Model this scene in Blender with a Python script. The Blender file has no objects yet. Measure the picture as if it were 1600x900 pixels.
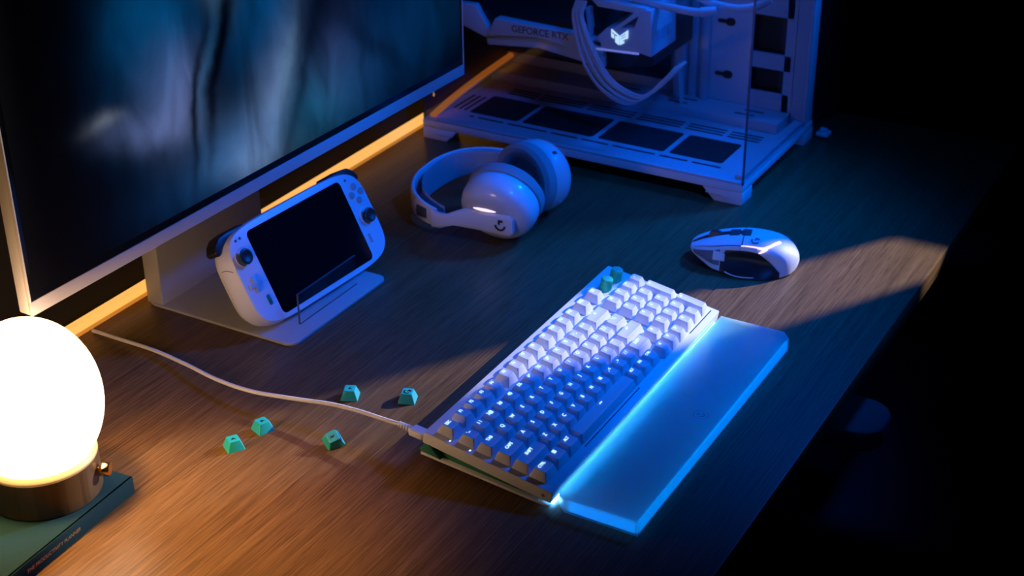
import bpy, bmesh, math, random
from mathutils import Matrix, Vector, Euler

# All lengths below are millimetres; MM turns them into metres.
MM = 0.001
R = math.radians
scene = bpy.context.scene
COL = scene.collection
random.seed(4)

# ------------------------------------------------------------------ materials
def new_mat(name):
    m = bpy.data.materials.new(name)
    m.use_nodes = True
    nt = m.node_tree
    return m, nt, nt.nodes.get('Principled BSDF')


def pmat(name, col, rough=0.5, metal=0.0, bump=0.0, bscale=900, var=0.06, vscale=14, **kw):
    """Principled material with a little procedural variation and fine bump."""
    m, nt, b = new_mat(name)
    L = nt.links
    tc = nt.nodes.new('ShaderNodeTexCoord')
    n = nt.nodes.new('ShaderNodeTexNoise')
    n.inputs['Scale'].default_value = vscale
    n.inputs['Detail'].default_value = 4
    L.new(tc.outputs['Object'], n.inputs['Vector'])
    r = nt.nodes.new('ShaderNodeValToRGB')
    r.color_ramp.elements[0].position = 0.3
    r.color_ramp.elements[1].position = 0.7
    r.color_ramp.elements[0].color = [c * (1 - var) for c in col] + [1]
    r.color_ramp.elements[1].color = [min(1, c * (1 + var)) for c in col] + [1]
    L.new(n.outputs['Fac'], r.inputs['Fac'])
    L.new(r.outputs['Color'], b.inputs['Base Color'])
    b.inputs['Roughness'].default_value = rough
    b.inputs['Metallic'].default_value = metal
    for k, v in kw.items():
        b.inputs[k.replace('_', ' ')].default_value = v
    if bump:
        n2 = nt.nodes.new('ShaderNodeTexNoise')
        n2.inputs['Scale'].default_value = bscale
        L.new(tc.outputs['Object'], n2.inputs['Vector'])
        bp = nt.nodes.new('ShaderNodeBump')
        bp.inputs['Strength'].default_value = bump
        bp.inputs['Distance'].default_value = 0.0005
        L.new(n2.outputs['Fac'], bp.inputs['Height'])
        L.new(bp.outputs['Normal'], b.inputs['Normal'])
    return m


def emat(name, col, strength):
    m, nt, b = new_mat(name)
    b.inputs['Base Color'].default_value = (*[min(1, c * 0.8) for c in col], 1)
    b.inputs['Emission Color'].default_value = (*col, 1)
    b.inputs['Emission Strength'].default_value = strength
    b.inputs['Roughness'].default_value = 0.4
    return m


def glassmat(name, tint=(1, 1, 1), refl=0.06, rough=0.02):
    """Thin clear sheet: transparent with a fresnel reflection."""
    m, nt, b = new_mat(name)
    nt.nodes.remove(b)
    out = nt.nodes['Material Output']
    t = nt.nodes.new('ShaderNodeBsdfTransparent')
    t.inputs['Color'].default_value = (*tint, 1)
    g = nt.nodes.new('ShaderNodeBsdfGlossy')
    g.inputs['Roughness'].default_value = rough
    g.inputs['Color'].default_value = (0.9, 0.95, 1, 1)
    f = nt.nodes.new('ShaderNodeFresnel')
    f.inputs['IOR'].default_value = 1.45
    mul = nt.nodes.new('ShaderNodeMath')
    mul.operation = 'MULTIPLY'
    mul.inputs[1].default_value = refl / 0.04
    nt.links.new(f.outputs[0], mul.inputs[0])
    mx = nt.nodes.new('ShaderNodeMixShader')
    nt.links.new(mul.outputs[0], mx.inputs[0])
    nt.links.new(t.outputs[0], mx.inputs[1])
    nt.links.new(g.outputs[0], mx.inputs[2])
    nt.links.new(mx.outputs[0], out.inputs['Surface'])
    return m


def wood_mat(name, dark, mid, light, axis='X', rough=0.42, scale=1.0, bump=0.25):
    m, nt, b = new_mat(name)
    L = nt.links
    tc = nt.nodes.new('ShaderNodeTexCoord')
    def mapped(sx, sy, sz):
        mp = nt.nodes.new('ShaderNodeMapping')
        mp.inputs['Scale'].default_value = (sx, sy, sz)
        L.new(tc.outputs['Object'], mp.inputs['Vector'])
        return mp.outputs['Vector']
    long, cross = 7.0 * scale, 480.0 * scale
    s1 = (long, cross, cross) if axis == 'X' else (cross, cross, long)
    n1 = nt.nodes.new('ShaderNodeTexNoise')
    n1.inputs['Scale'].default_value = 1
    n1.inputs['Detail'].default_value = 5
    n1.inputs['Roughness'].default_value = 0.65
    L.new(mapped(*s1), n1.inputs['Vector'])
    s2 = tuple(v * 0.16 for v in s1)
    n2 = nt.nodes.new('ShaderNodeTexNoise')
    n2.inputs['Scale'].default_value = 1
    n2.inputs['Detail'].default_value = 3
    n2.inputs['Distortion'].default_value = 0.6
    L.new(mapped(*s2), n2.inputs['Vector'])
    # short dark pores
    s3 = (s1[0] * 4, s1[1] * 1.6, s1[2] * 1.6) if axis == 'X' else (s1[0] * 1.6, s1[1] * 1.6, s1[2] * 4)
    n3 = nt.nodes.new('ShaderNodeTexNoise')
    n3.inputs['Scale'].default_value = 1
    n3.inputs['Detail'].default_value = 2
    L.new(mapped(*s3), n3.inputs['Vector'])
    mx = nt.nodes.new('ShaderNodeMix')
    mx.data_type = 'FLOAT'
    mx.inputs[0].default_value = 0.3
    L.new(n1.outputs['Fac'], mx.inputs[2])
    L.new(n2.outputs['Fac'], mx.inputs[3])
    cr = nt.nodes.new('ShaderNodeValToRGB')
    e = cr.color_ramp.elements
    e[0].position = 0.36
    e[0].color = (*dark, 1)
    e[1].position = 0.64
    e[1].color = (*light, 1)
    k = e.new(0.5)
    k.color = (*mid, 1)
    L.new(mx.outputs[0], cr.inputs['Fac'])
    pr = nt.nodes.new('ShaderNodeValToRGB')
    pr.color_ramp.elements[0].position = 0.36
    pr.color_ramp.elements[0].color = (0.6, 0.55, 0.5, 1)
    pr.color_ramp.elements[1].position = 0.48
    pr.color_ramp.elements[1].color = (1, 1, 1, 1)
    L.new(n3.outputs['Fac'], pr.inputs['Fac'])
    mul = nt.nodes.new('ShaderNodeMix')
    mul.data_type = 'RGBA'
    mul.blend_type = 'MULTIPLY'
    mul.inputs[0].default_value = 0.8
    L.new(cr.outputs['Color'], mul.inputs[6])
    L.new(pr.outputs['Color'], mul.inputs[7])
    L.new(mul.outputs[2], b.inputs['Base Color'])
    b.inputs['Roughness'].default_value = rough
    b.inputs['Specular IOR Level'].default_value = 0.22
    bp = nt.nodes.new('ShaderNodeBump')
    bp.inputs['Strength'].default_value = bump
    bp.inputs['Distance'].default_value = 0.0006
    L.new(n1.outputs['Fac'], bp.inputs['Height'])
    L.new(bp.outputs['Normal'], b.inputs['Normal'])
    return m


def bamboo_mat(name):
    """Vertical bamboo staves around a turned base."""
    m, nt, b = new_mat(name)
    L = nt.links
    tc = nt.nodes.new('ShaderNodeTexCoord')
    sep = nt.nodes.new('ShaderNodeSeparateXYZ')
    L.new(tc.outputs['Object'], sep.inputs[0])
    at = nt.nodes.new('ShaderNodeMath')
    at.operation = 'ARCTAN2'
    L.new(sep.outputs['X'], at.inputs[0])
    L.new(sep.outputs['Y'], at.inputs[1])
    mu = nt.nodes.new('ShaderNodeMath')
    mu.operation = 'MULTIPLY'
    mu.inputs[1].default_value = 3.6
    L.new(at.outputs[0], mu.inputs[0])
    fl = nt.nodes.new('ShaderNodeMath')
    fl.operation = 'FLOOR'
    L.new(mu.outputs[0], fl.inputs[0])
    wn = nt.nodes.new('ShaderNodeTexWhiteNoise')
    wn.noise_dimensions = '1D'
    L.new(fl.outputs[0], wn.inputs['W'])
    no = nt.nodes.new('ShaderNodeTexNoise')
    mp = nt.nodes.new('ShaderNodeMapping')
    mp.inputs['Scale'].default_value = (400, 400, 14)
    L.new(tc.outputs['Object'], mp.inputs['Vector'])
    no.inputs['Scale'].default_value = 1
    L.new(mp.outputs[0], no.inputs['Vector'])
    ad = nt.nodes.new('ShaderNodeMix')
    ad.data_type = 'FLOAT'
    ad.inputs[0].default_value = 0.3
    L.new(wn.outputs['Value'], ad.inputs[2])
    L.new(no.outputs['Fac'], ad.inputs[3])
    cr = nt.nodes.new('ShaderNodeValToRGB')
    cr.color_ramp.elements[0].color = (0.055, 0.027, 0.010, 1)
    cr.color_ramp.elements[1].color = (0.17, 0.098, 0.04, 1)
    L.new(ad.outputs[0], cr.inputs['Fac'])
    L.new(cr.outputs['Color'], b.inputs['Base Color'])
    b.inputs['Roughness'].default_value = 0.35
    return m


WOOD = wood_mat('desk_wood', (0.088, 0.048, 0.021), (0.145, 0.081, 0.036), (0.208, 0.120, 0.055), rough=0.36)
WHITE = pmat('white_plastic', (0.74, 0.74, 0.75), 0.42, bump=0.08, var=0.02)
WHITE_SATIN = pmat('white_satin_shell', (0.72, 0.72, 0.74), 0.4, var=0.02)
SILVER = pmat('silver_paint', (0.62, 0.61, 0.6), 0.45, 0.25, bump=0.1, var=0.03)
CASEWHITE = pmat('case_white_steel', (0.66, 0.67, 0.69), 0.5, bump=0.06, var=0.02)
BLACKGLASS = pmat('black_glass', (0.004, 0.004, 0.005), 0.12, var=0.0)
BLACK = pmat('black_plastic', (0.012, 0.012, 0.013), 0.45, bump=0.1)
GLOSS_SHELL = pmat('glossy_white_shell', (0.72, 0.72, 0.74), 0.4, var=0.02, Coat_Weight=0.7, Coat_Roughness=0.06)
DARKGREY = pmat('dark_grey_plastic', (0.045, 0.046, 0.05), 0.55, bump=0.1)
MESHDARK = pmat('dark_filter_mesh', (0.02, 0.022, 0.025), 0.8, bump=0.4, bscale=1800)
GREY = pmat('grey_cushion', (0.32, 0.33, 0.35), 0.85, bump=0.5, bscale=1500)
GREEN = pmat('dark_green_plastic', (0.012, 0.16, 0.085), 0.5, bump=0.1)
TEAL = pmat('teal_keycap', (0.012, 0.44, 0.44), 0.45, bump=0.08, var=0.03)
TEALKNOB = pmat('teal_knob', (0.02, 0.60, 0.34), 0.5, bump=0.08)
KEYWHITE = pmat('white_keycap', (0.72, 0.72, 0.75), 0.42, bump=0.1, var=0.02)
CABLEWHITE = pmat('white_cable_sleeve', (0.74, 0.70, 0.68), 0.6, bump=0.4, bscale=2500)
PRINTDARK = pmat('dark_print', (0.012, 0.012, 0.016), 0.5)
PRINTGREY = pmat('grey_print', (0.10, 0.10, 0.13), 0.5)
BAMBOO = bamboo_mat('bamboo_staves')
BRASS = pmat('brass', (0.78, 0.50, 0.20), 0.18, 1.0, var=0.04)
BOOKCLOTH = pmat('blue_green_book_cloth', (0.008, 0.034, 0.042), 0.8, bump=0.6, bscale=2200, var=0.08, Specular_IOR_Level=0.12)
PAPER = pmat('page_block_paper', (0.55, 0.5, 0.42), 0.85, bump=0.4)
GOLDPRINT = pmat('gold_print', (0.55, 0.42, 0.22), 0.35, 0.8)
COPPER = pmat('bronze_print', (0.16, 0.07, 0.06), 0.5, 0.3)
STANDGREY = pmat('stand_paint', (0.42, 0.41, 0.40), 0.5, 0.1, bump=0.1, var=0.03)
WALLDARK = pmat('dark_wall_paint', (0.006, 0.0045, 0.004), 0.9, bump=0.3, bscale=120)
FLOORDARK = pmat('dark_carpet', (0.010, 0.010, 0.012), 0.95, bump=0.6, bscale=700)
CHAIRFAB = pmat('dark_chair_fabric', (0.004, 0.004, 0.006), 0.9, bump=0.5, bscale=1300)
CHAIRGREY = pmat('grey_armrest_pad', (0.05, 0.045, 0.04), 0.8, bump=0.2)
STEEL = pmat('dark_steel', (0.08, 0.08, 0.085), 0.4, 0.8)
CLEAR = glassmat('clear_acrylic', (0.99, 0.99, 0.99), 0.0012)
CLEAREDGE = pmat('acrylic_cut_edge', (0.07, 0.075, 0.085), 0.3)
CASEGLASS = glassmat('tinted_case_glass', (0.84, 0.87, 0.90), 0.010)


def globe_mat():
    """Opal lamp glass; glow raised towards the collar to strengthen the light close by."""
    m = emat('lamp_globe_glow', (1.0, 0.63, 0.36), 12.0)
    nt = m.node_tree
    tc = nt.nodes.new('ShaderNodeTexCoord')
    sp_ = nt.nodes.new('ShaderNodeSeparateXYZ')
    mr = nt.nodes.new('ShaderNodeMapRange')
    mr.interpolation_type = 'SMOOTHSTEP'
    for k, v in (('From Min', 0.045), ('From Max', 0.125), ('To Min', GLOW_LOW), ('To Max', GLOW_HIGH)):
        mr.inputs[k].default_value = v
    nt.links.new(tc.outputs['Object'], sp_.inputs[0])
    nt.links.new(sp_.outputs['Z'], mr.inputs['Value'])
    nt.links.new(mr.outputs[0], nt.nodes['Principled BSDF'].inputs['Emission Strength'])
    return m


GLOW_LOW, GLOW_HIGH = 14.0, 4.6
GLOBE = globe_mat()
LEDWARM = emat('amber_diffuser_glow', (1.0, 0.47, 0.105), 1.05)
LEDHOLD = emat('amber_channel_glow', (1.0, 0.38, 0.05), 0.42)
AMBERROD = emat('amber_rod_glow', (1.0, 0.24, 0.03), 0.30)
LEGEND = emat('backlit_legend', (0.60, 0.94, 1.0), 1.15)
KEYSTRIP = emat('keyboard_front_light', (0.09, 0.42, 1.0), 52.0)
PINKGLOW = emat('pink_white_light', (0.86, 0.60, 1.0), 1.6)
LOGOGLOW = emat('white_blue_badge_light', (0.55, 0.78, 1.0), 1.3)
VIOLETGLOW = emat('violet_edge_light', (0.32, 0.38, 1.0), 0.5)
GLINTGLOW = emat('backlight_glint', (0.65, 0.9, 1.0), 1.5)


def frosted_mat():
    m, nt, b = new_mat('frosted_acrylic')
    tc = nt.nodes.new('ShaderNodeTexCoord')
    n = nt.nodes.new('ShaderNodeTexNoise')
    n.inputs['Scale'].default_value = 1500
    nt.links.new(tc.outputs['Object'], n.inputs['Vector'])
    bp = nt.nodes.new('ShaderNodeBump')
    bp.inputs['Strength'].default_value = 0.15
    bp.inputs['Distance'].default_value = 0.0003
    nt.links.new(n.outputs['Fac'], bp.inputs['Height'])
    nt.links.new(bp.outputs['Normal'], b.inputs['Normal'])
    b.inputs['Base Color'].default_value = (0.30, 0.80, 0.95, 1)
    b.inputs['Roughness'].default_value = 0.32
    b.inputs['IOR'].default_value = 1.45
    b.inputs['Transmission Weight'].default_value = 0.55
    b.inputs['Subsurface Weight'].default_value = 1.0
    b.inputs['Subsurface Radius'].default_value = (0.6, 0.8, 1.0)
    b.inputs['Subsurface Scale'].default_value = 0.10
    return m


FROST = frosted_mat()


def screen_mat():
    """A dark blue abstract wallpaper: soft folds of light, in metres on the panel."""
    m, nt, b = new_mat('monitor_wallpaper')
    L = nt.links
    N = nt.nodes.new
    tc = N('ShaderNodeTexCoord')
    no = N('ShaderNodeTexNoise')
    no.inputs['Scale'].default_value = 9
    no.inputs['Detail'].default_value = 5
    L.new(tc.outputs['Object'], no.inputs['Vector'])
    sub = N('ShaderNodeVectorMath')
    sub.operation = 'SUBTRACT'
    sub.inputs[1].default_value = (0.5, 0.5, 0.5)
    L.new(no.outputs['Color'], sub.inputs[0])
    scl = N('ShaderNodeVectorMath')
    scl.operation = 'SCALE'
    scl.inputs['Scale'].default_value = 0.05
    L.new(sub.outputs[0], scl.inputs[0])
    add = N('ShaderNodeVectorMath')
    add.operation = 'ADD'
    L.new(tc.outputs['Object'], add.inputs[0])
    L.new(scl.outputs[0], add.inputs[1])

    def gauss(x, z, sx, sz, rot):
        mp = N('ShaderNodeMapping')
        mp.vector_type = 'TEXTURE'
        mp.inputs['Location'].default_value = (x * MM, 0, z * MM)
        mp.inputs['Rotation'].default_value = (0, R(rot), 0)
        mp.inputs['Scale'].default_value = (sx * MM, 1000, sz * MM)
        L.new(add.outputs[0], mp.inputs['Vector'])
        d = N('ShaderNodeVectorMath')
        d.operation = 'DOT_PRODUCT'
        L.new(mp.outputs[0], d.inputs[0])
        L.new(mp.outputs[0], d.inputs[1])
        e = N('ShaderNodeMath')
        e.operation = 'MULTIPLY'
        e.inputs[1].default_value = -0.5
        L.new(d.outputs['Value'], e.inputs[0])
        x2 = N('ShaderNodeMath')
        x2.operation = 'EXPONENT'
        L.new(e.outputs[0], x2.inputs[0])
        return x2.outputs[0]

    # x (from the panel's left edge), z (above the desk), spreads, tilt, colour
    blobs = SCREEN_BLOBS
    acc = None
    for (x, z, sx, sz, rot, c) in blobs:
        g = gauss(x, z, sx, sz, rot)
        s = N('ShaderNodeVectorMath')
        s.operation = 'SCALE'
        s.inputs[0].default_value = c
        L.new(g, s.inputs['Scale'])
        if acc is None:
            acc = s.outputs[0]
        else:
            a = N('ShaderNodeVectorMath')
            a.operation = 'ADD'
            L.new(acc, a.inputs[0])
            L.new(s.outputs[0], a.inputs[1])
            acc = a.outputs[0]
    for (x, z, sx, sz, rot, k) in SCREEN_DARK:
        g = gauss(x, z, sx, sz, rot)
        mm = N('ShaderNodeMath')
        mm.operation = 'MULTIPLY_ADD'
        mm.inputs[1].default_value = -k
        mm.inputs[2].default_value = 1.0
        L.new(g, mm.inputs[0])
        s = N('ShaderNodeVectorMath')
        s.operation = 'SCALE'
        L.new(acc, s.inputs[0])
        L.new(mm.outputs[0], s.inputs['Scale'])
        acc = s.outputs[0]
    # fine cloudiness
    n2 = N('ShaderNodeTexNoise')
    n2.inputs['Scale'].default_value = 16
    n2.inputs['Detail'].default_value = 7
    n2.inputs['Distortion'].default_value = 0.8
    mp2 = N('ShaderNodeMapping')
    mp2.inputs['Rotation'].default_value = (0, R(-25), 0)
    mp2.inputs['Scale'].default_value = (1.3, 1, 0.45)
    L.new(tc.outputs['Object'], mp2.inputs['Vector'])
    L.new(mp2.outputs[0], n2.inputs['Vector'])
    mr = N('ShaderNodeMapRange')
    mr.inputs['From Min'].default_value = 0.3
    mr.inputs['From Max'].default_value = 0.7
    mr.inputs['To Min'].default_value = 0.6
    mr.inputs['To Max'].default_value = 1.35
    L.new(n2.outputs['Fac'], mr.inputs['Value'])
    s = N('ShaderNodeVectorMath')
    s.operation = 'SCALE'
    L.new(acc, s.inputs[0])
    L.new(mr.outputs[0], s.inputs['Scale'])
    b.inputs['Base Color'].default_value = (0.004, 0.004, 0.005, 1)
    b.inputs['Roughness'].default_value = 0.45
    b.inputs['Specular IOR Level'].default_value = 0.06
    L.new(s.outputs[0], b.inputs['Emission Color'])
    b.inputs['Emission Strength'].default_value = 1.0
    return m


SCREEN_BLOBS = [
    # in panel coordinates: x from left edge, z above desk, spreads, tilt, colour
    (172, 345, 52, 55, 0, (0.000, 0.016, 0.055)),
    (197, 312, 30, 26, -25, (0.042, 0.062, 0.150)),
    (215, 292, 24, 30, 15, (0.040, 0.048, 0.100)),
    (162, 288, 44, 11, 14, (0.045, 0.058, 0.125)),
    (112, 309, 17, 5, 2, (0.085, 0.100, 0.110)),
    (336, 248, 22, 62, 30, (0.070, 0.100, 0.190)),
    (300, 226, 40, 26, 15, (0.030, 0.060, 0.130)),
    (318, 200, 46, 16, 10, (0.030, 0.050, 0.075)),
    (372, 292, 9, 34, 30, (0.030, 0.060, 0.085)),
    (269, 223, 50, 32, 0, (0.004, 0.030, 0.085)),
    (402, 226, 46, 34, 10, (0.000, 0.045, 0.085)),
    (440, 270, 30, 40, 20, (0.016, 0.020, 0.060)),
    (485, 236, 50, 36, 0, (0.004, 0.020, 0.065)),
    (600, 230, 85, 40, -30, (0.000, 0.013, 0.048)),
    (184, 390, 36, 42, 5, (0.000, 0.044, 0.130)),
    (270, 405, 14, 26, -20, (0.040, 0.075, 0.105)),
    (353, 350, 42, 46, 0, (0.000, 0.030, 0.095)),
    (300, 385, 50, 50, 0, (0.000, 0.012, 0.045)),
    (560, 300, 90, 40, 0, (0.000, 0.010, 0.040)),
    (225, 205, 70, 24, 0, (0.001, 0.012, 0.045)),
    (253, 318, 6, 34, 18, (0.012, 0.060, 0.130)),
]
SCREEN_DARK = [
    (276, 350, 8, 60, 20, 0.96),
    (232, 285, 4.5, 62, 14, 0.88),
    (262, 300, 4.0, 50, 16, 0.75),
    (430, 335, 24, 50, 12, 0.75),
    (40, 300, 50, 200, 0, 0.9),
    (395, 262, 6, 70, 26, 0.45),
    (520, 262, 8, 80, -48, 0.4),
]
SCREEN = screen_mat()


# ------------------------------------------------------------------ mesh helpers
def box(bm, x0, x1, y0, y1, z0, z1, bev=0.0, seg=2, M=None):
    t = bmesh.new()
    v = [t.verts.new((x, y, z)) for x in (x0, x1) for y in (y0, y1) for z in (z0, z1)]
    for f in ((0, 1, 3, 2), (4, 6, 7, 5), (0, 4, 5, 1), (2, 3, 7, 6), (0, 2, 6, 4), (1, 5, 7, 3)):
        t.faces.new([v[i] for i in f])
    merge(bm, t, bev, seg, M)


def merge(bm, t, bev=0.0, seg=2, M=None):
    bmesh.ops.recalc_face_normals(t, faces=t.faces[:])
    if bev > 0:
        bmesh.ops.bevel(t, geom=t.edges[:] + t.verts[:], offset=bev, segments=seg, affect='EDGES', profile=0.5, clamp_overlap=True)
    if M is not None:
        t.transform(M)
    me = bpy.data.meshes.new('tmp')
    t.to_mesh(me)
    t.free()
    bm.from_mesh(me)
    bpy.data.meshes.remove(me)


def prism(bm, pts, h0, h1, axis='Z', bev=0.0, seg=2, M=None):
    """Extrude a closed outline along an axis. axis X takes (y,z) pairs, Y takes (x,z), Z takes (x,y)."""
    t = bmesh.new()
    def mk(p, h):
        return {'Z': (p[0], p[1], h), 'X': (h, p[0], p[1]), 'Y': (p[0], h, p[1])}[axis]
    a = [t.verts.new(mk(p, h0)) for p in pts]
    b = [t.verts.new(mk(p, h1)) for p in pts]
    t.faces.new(a)
    t.faces.new(b[::-1])
    n = len(pts)
    for i in range(n):
        t.faces.new((a[i], b[i], b[(i + 1) % n], a[(i + 1) % n]))
    merge(bm, t, bev, seg, M)


def rrect(x0, x1, y0, y1, r, n=6):
    out = []
    for cx, cy, a0 in ((x1 - r, y1 - r, 0), (x0 + r, y1 - r, 90), (x0 + r, y0 + r, 180), (x1 - r, y0 + r, 270)):
        for i in range(n + 1):
            a = R(a0 + 90 * i / n)
            out.append((cx + r * math.cos(a), cy + r * math.sin(a)))
    return out


def loft(bm, rings, cap0=True, cap1=True, closed=True, M=None):
    t = bmesh.new()
    vs = [[t.verts.new(p) for p in r] for r in rings]
    n = len(rings[0])
    m = n if closed else n - 1
    for a, b in zip(vs, vs[1:]):
        for i in range(m):
            j = (i + 1) % n
            t.faces.new((a[i], a[j], b[j], b[i]))
    if cap0:
        t.faces.new(vs[0][::-1])
    if cap1:
        t.faces.new(vs[-1])
    merge(bm, t, 0, 2, M)


def lathe(bm, prof, n=48, M=None, cap0=True, cap1=True):
    rings = [[(r * math.cos(2 * math.pi * i / n), r * math.sin(2 * math.pi * i / n), z) for i in range(n)] for r, z in prof]
    loft(bm, rings, cap0, cap1, True, M)


def smooth_path(pts, sub=8):
    P = [Vector(p) for p in pts]
    out = []
    for i in range(len(P) - 1):
        p0, p1, p2, p3 = P[max(0, i - 1)], P[i], P[i + 1], P[min(len(P) - 1, i + 2)]
        for k in range(sub):
            t = k / sub
            out.append(0.5 * ((2 * p1) + (p2 - p0) * t + (2 * p0 - 5 * p1 + 4 * p2 - p3) * t * t + (3 * p1 - p0 - 3 * p2 + p3) * t ** 3))
    out.append(P[-1])
    return out


def tube(bm, pts, r, n=10, sub=8, smooth=True, sx=1.0):
    P = smooth_path(pts, sub) if smooth else [Vector(p) for p in pts]
    rings = []
    up = Vector((0, 0, 1))
    for i, p in enumerate(P):
        t = (P[min(i + 1, len(P) - 1)] - P[max(i - 1, 0)]).normalized()
        s = t.cross(up)
        if s.length < 1e-4:
            s = t.cross(Vector((0, 1, 0)))
        s.normalize()
        u = s.cross(t).normalized()
        rr = r(i / (len(P) - 1)) if callable(r) else r
        rings.append([tuple(p + s * (rr * sx * math.cos(2 * math.pi * k / n)) + u * (rr * math.sin(2 * math.pi * k / n))) for k in range(n)])
    loft(bm, rings)


_text_cache = {}


def text_bm(s, size, ext=0.05, align='CENTER', bold=0.02, shear=0.0):
    """Letters as a thin solid mesh lying in the XY plane (mm)."""
    key = (s, size, ext, align, bold, shear)
    if key not in _text_cache:
        cu = bpy.data.curves.new('t', 'FONT')
        cu.body = s
        cu.size = size
        cu.align_x = align
        cu.align_y = 'CENTER'
        cu.extrude = ext
        cu.offset = bold * size
        cu.shear = shear
        cu.resolution_u = 3
        o = bpy.data.objects.new('t', cu)
        COL.objects.link(o)
        dg = bpy.context.evaluated_depsgraph_get()
        dg.update()
        me = bpy.data.meshes.new_from_object(o.evaluated_get(dg))
        bpy.data.objects.remove(o)
        bpy.data.curves.remove(cu)
        _text_cache[key] = me
    bm = bmesh.new()
    bm.from_mesh(_text_cache[key])
    return bm


def ring_logo(bm, r, h0=0.0, h1=0.1, M=None):
    """A round G-shaped badge: an open ring with a square inner bar."""
    pts = []
    a0, a1, n = 92, 268, 24
    for i in range(n + 1):
        a = R(a0 + (a1 - a0) * i / n)
        pts.append((r * math.cos(a), r * math.sin(a)))
    for i in range(n, -1, -1):
        a = R(a0 + (a1 - a0) * i / n)
        pts.append((0.64 * r * math.cos(a), 0.64 * r * math.sin(a)))
    prism(bm, pts, h0, h1, 'Z', 0, 2, M)
    prism(bm, [(x * r, y * r) for x, y in ((0.12, 0.0), (0.55, 0.0), (0.55, -0.5), (0.95, -0.5), (0.95, 0.38), (0.12, 0.38))], h0, h1, 'Z', 0, 2, M)


def obj(name, bm, mat, parent=None, smooth=True, angle=35, loc=None, rot=None):
    bmesh.ops.scale(bm, vec=(MM, MM, MM), verts=bm.verts[:])
    me = bpy.data.meshes.new(name)
    bm.to_mesh(me)
    bm.free()
    if smooth:
        me.polygons.foreach_set('use_smooth', [True] * len(me.polygons))
        me.set_sharp_from_angle(angle=R(angle))
    me.materials.append(mat)
    o = bpy.data.objects.new(name, me)
    COL.objects.link(o)
    if loc is not None:
        o.location = [c * MM for c in loc]
    if rot is not None:
        o.rotation_euler = rot
    if parent is not None:
        o.parent = parent
    return o


def thing(name, label, cat, loc=(0, 0, 0), rot=(0, 0, 0), group=None):
    o = bpy.data.objects.new(name, None)
    o.empty_display_size = 0.03
    COL.objects.link(o)
    o.location = [c * MM for c in loc]
    o.rotation_euler = rot
    return tag(o, label, cat, group)


def tag(o, label, cat, group=None):
    o['label'] = label
    o['category'] = cat
    if group:
        o['group'] = group
    return o


def struct(name, bm, mat):
    o = obj(name, bm, mat)
    o['kind'] = 'structure'
    return o


NB = bmesh.new


# ------------------------------------------------------------------ the room
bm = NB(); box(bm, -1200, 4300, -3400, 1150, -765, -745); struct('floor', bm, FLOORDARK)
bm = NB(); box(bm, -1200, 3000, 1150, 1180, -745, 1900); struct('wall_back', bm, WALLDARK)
# unseen wall added to shape the spotlight into a pale beam through its gap
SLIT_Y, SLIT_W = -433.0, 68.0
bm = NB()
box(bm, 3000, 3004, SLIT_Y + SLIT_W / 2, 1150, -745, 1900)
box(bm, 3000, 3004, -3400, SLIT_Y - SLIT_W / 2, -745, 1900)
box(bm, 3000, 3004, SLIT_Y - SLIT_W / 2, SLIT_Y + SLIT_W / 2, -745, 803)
struct('beam_gap_wall', bm, WALLDARK)

# ------------------------------------------------------------------ desk
desk = thing('desk', 'long wooden desk with a straight brown grain, everything stands on it', 'desk', (1200, 750, -25))
bm = NB(); box(bm, -830, 828, -386, 392, 0, 25, 2.0, 2); obj('desktop', bm, WOOD, desk)
for sx in (-780, 780):
    for sy in (-330, 350):
        bm = NB(); box(bm, sx - 25, sx + 25, sy - 25, sy + 25, -720, 0, 2); obj('leg', bm, STEEL, desk)

# ------------------------------------------------------------------ monitor
mon = thing('monitor', 'large silver framed monitor showing a dark blue abstract wallpaper', 'monitor', (801, 957, 168), (0, 0, R(-1.06)))
bm = NB(); box(bm, 0, 710, 1.5, 16, 0, 425, 1.5, 2); box(bm, 120, 590, 15, 45, 60, 360, 12, 3); obj('housing', bm, SILVER, mon)
bm = NB()
prism(bm, [(0, 0), (710, 0), (710, 13.5), (0, 13.5)], -0.6, 3, 'Y', 0.5, 2)
box(bm, 0, 1.6, -0.6, 3, 13, 425, 0.4); box(bm, 708.4, 710, -0.6, 3, 13, 425, 0.4); box(bm, 0, 710, -0.6, 3, 423.4, 425, 0.4)
obj('bezel', bm, SILVER, mon)
bm = NB(); box(bm, 1.5, 708.5, 0.2, 2.5, 13.4, 423.5); obj('panel_border', bm, BLACKGLASS, mon)
bm = NB(); box(bm, 0, 696, -0.2, 0.6, 189.5 - 168, 584 - 168)
# the wallpaper is laid out in panel coordinates (z above the desk)
for v in bm.verts:
    v.co.z += 168
scr = obj('screen', bm, SCREEN, mon, loc=(7, 0, -168))
bm = NB(); prism(bm, rrect(1095, 1278, 1090, 1113, 1.5, 3), 2.5, 330, 'Z')
o = obj('stand_column', bm, STANDGREY, mon)
bm2 = NB(); prism(bm2, rrect(1093, 1274, 907, 1113, 12, 8), 0.2, 3.2, 'Z', 0.5)
o2 = obj('stand_base', bm2, STANDGREY, mon)
bm = NB(); box(bm, 1140, 1230, 965, 1095, 270, 330, 6); o3 = obj('stand_neck', bm, STANDGREY, mon)
Minv = (Matrix.Translation(Vector((801, 957, 168)) * MM) @ Matrix.Rotation(R(-1.06), 4, 'Z')).inverted()
for q in (o, o2, o3):
    q.matrix_local = Minv

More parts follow.
